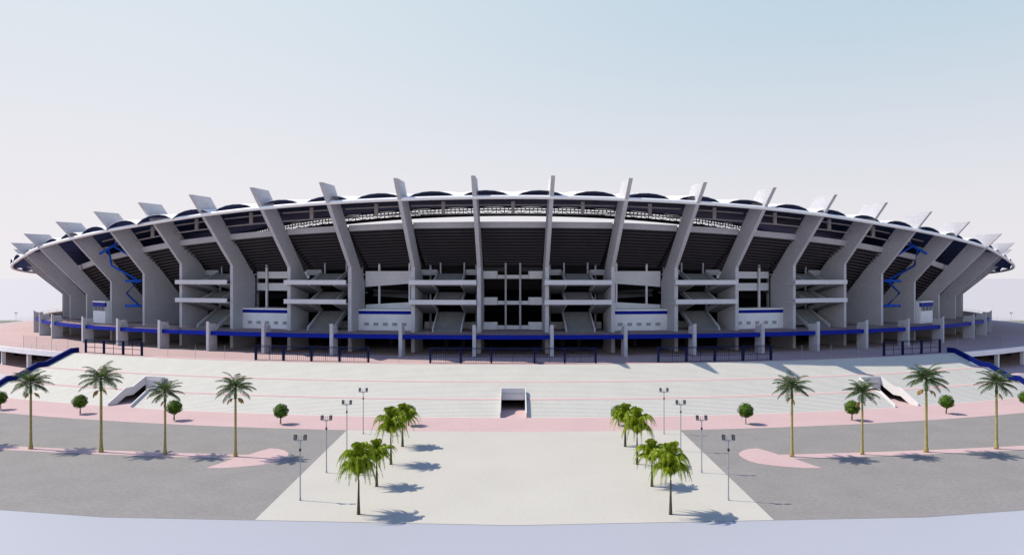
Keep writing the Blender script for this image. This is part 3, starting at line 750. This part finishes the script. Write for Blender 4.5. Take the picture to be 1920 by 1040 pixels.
def areca(seed, H, dense=40):
    rnd = random.Random(seed)
    o = thing('drooping_palm', '', 'palm tree', group='bushy drooping palms beside the forecourt')
    zb = H * .50
    g = MB(); g.tube([(0, 0, 0), (0, 0, .1), (0, 0, 1.4), (.02, 0, zb * .95)], [.17, .15, .10, .06], 10); g.build('trunk', M['brown_trunk'], o, smooth=True)
    g = MB()
    for k in range(dense):
        az = 2 * pi * k * .381966 + rnd.uniform(-.2, .2); lv = (k + .5) / dense
        q = H / 6.3; w_ = .75 + .25 * q; b0 = (2.95 + .2 * (1 - lv)) * q
        if lv < .22: ap, re, zt = 5.7, rnd.uniform(.25, .75), 5.9
        elif lv < .62: ap, re, zt = 5.3, rnd.uniform(1.1, 1.75), rnd.uniform(3.2, 4.6)
        else: ap, re, zt = 4.3, rnd.uniform(1.2, 1.6), rnd.uniform(2.6, 3.3)
        ap = (ap + rnd.uniform(-.25, .25)) * q; zt *= q; re *= w_ * 1.1
        frond(g, (0, 0, b0), az, 1, 0, 0, .55 * q, 70, .036, .42, rnd, .03, [(0, b0), (re * .15, ap + .4 * q), (re * .9, ap + 1.0 * q), (re * 1.2, zt)], .4)
    g.build('crown', M['areca'], o)
    return o
AR = [areca(5, 6.3), areca(9, 5.0)]
rows_ = [(60.6, 6.45, 0), (68.7, 4.75, 1), (76.8, 6.45, 0), (84.9, 5.4, 1)]
nms = ['front', 'second', 'third', 'rear']
j = 0
for sdn, sg in (('left', -1), ('right', 1)):
    for i, (y, h, pi_) in enumerate(rows_):
        base_h = (6.3, 5.0)[pi_]
        lb = '%s %s bushy drooping palm in the %s forecourt row' % (nms[i], 'tall' if h > 6 else 'short', sdn)
        put(AR, pi_, (sg * 13.85 + .03, y, .01), j * 1.7, lb, (h / base_h * (1.0 if pi_ == 0 else 1.05),) * 2 + (h / base_h,)); j += 1
for o in AR: del o['used_']

def round_tree(seed):
    rnd = random.Random(seed); o = thing('clipped_tree', '', 'tree', group='small clipped round trees on the pink pavement')
    g = MB(); g.tube([(0, 0, 0), (.02, 0, 1.1)], [.07, .05], 8); g.tube([(.16, .05, 0), (.1, .02, 1.1)], [.035, .03], 6); g.build('trunk', M['brown_trunk'], o)
    g = MB(); c = Vector((0, 0, 1.95))
    # inner twigs
    for k in range(14):
        d = Vector((rnd.gauss(0, 1), rnd.gauss(0, 1), rnd.gauss(0, .8))).normalized(); g.tube([(0, 0, 1.05), c + d * .75], [.03, .008], 4)
    g.build('branches', M['brown_trunk'], o)
    g = MB()
    for k in range(4600):
        d = Vector((rnd.gauss(0, 1), rnd.gauss(0, 1), rnd.gauss(0, 1))).normalized()
        az = atan2(d.y, d.x); lump = 1 + .09 * sin(az * 5 + 2 + d.z * 2) + .07 * sin(d.z * 8 + az * 3)
        r = (.98 - .35 * rnd.random() ** 2.2) * lump
        p = c + Vector((d.x * r, d.y * r, d.z * r * .96)); 
        a = Vector((rnd.uniform(-1, 1), rnd.uniform(-1, 1), rnd.uniform(-1, 1))); t = (d.cross(a)).normalized(); dn = (Vector((0, 0, -1)) * .8 + d * .5 + t * .5).normalized(); w = dn.cross(d).normalized()
        s = rnd.uniform(.07, .13)
        g.add([p, p + w * s * .45 + dn * s * .5, p + dn * s * 1.2, p - w * s * .45 + dn * s * .5], [(0, 1, 2, 3)])
    g.build('crown', M['ficus'], o)
    return o
RT = [round_tree(3)]
rt = [(0, 767.5), (150, 775.4), (327, 787.7), (526.8, 794.5), (766, 797.5)]
rl = ['cut by the picture edge', 'between the two outermost tall palms', 'behind the shortest tall palm', 'standing alone beyond the median head', 'hidden behind the rear drooping palm']
j = 0
for sdn in ('left', 'right'):
    for i, (x, y) in enumerate(rt):
        p = img(x, y); X = p.x if sdn == 'left' else -p.x
        put(RT, 0, (X, p.y, .01), j * 1.3, 'small round tree on the %s pink pavement, %s' % (sdn, rl[i]), (1.0 + .02 * (j % 3),) * 3); j += 1
for o in RT: del o['used_']

# far fields beyond the plaza
rf = random.Random(4)
for sg in (-1, 1):
    g = MB(); pts = []
    for k in range(14):
        a = 2 * pi * k / 14; pts.append((sg * 262 + cos(a) * (58 + rf.uniform(-6, 6)), 318 + sin(a) * (15 + rf.uniform(-3, 3)), -.006))
    g.add(pts, [tuple(range(14))]); g.build('field', M['field'], kind='structure')
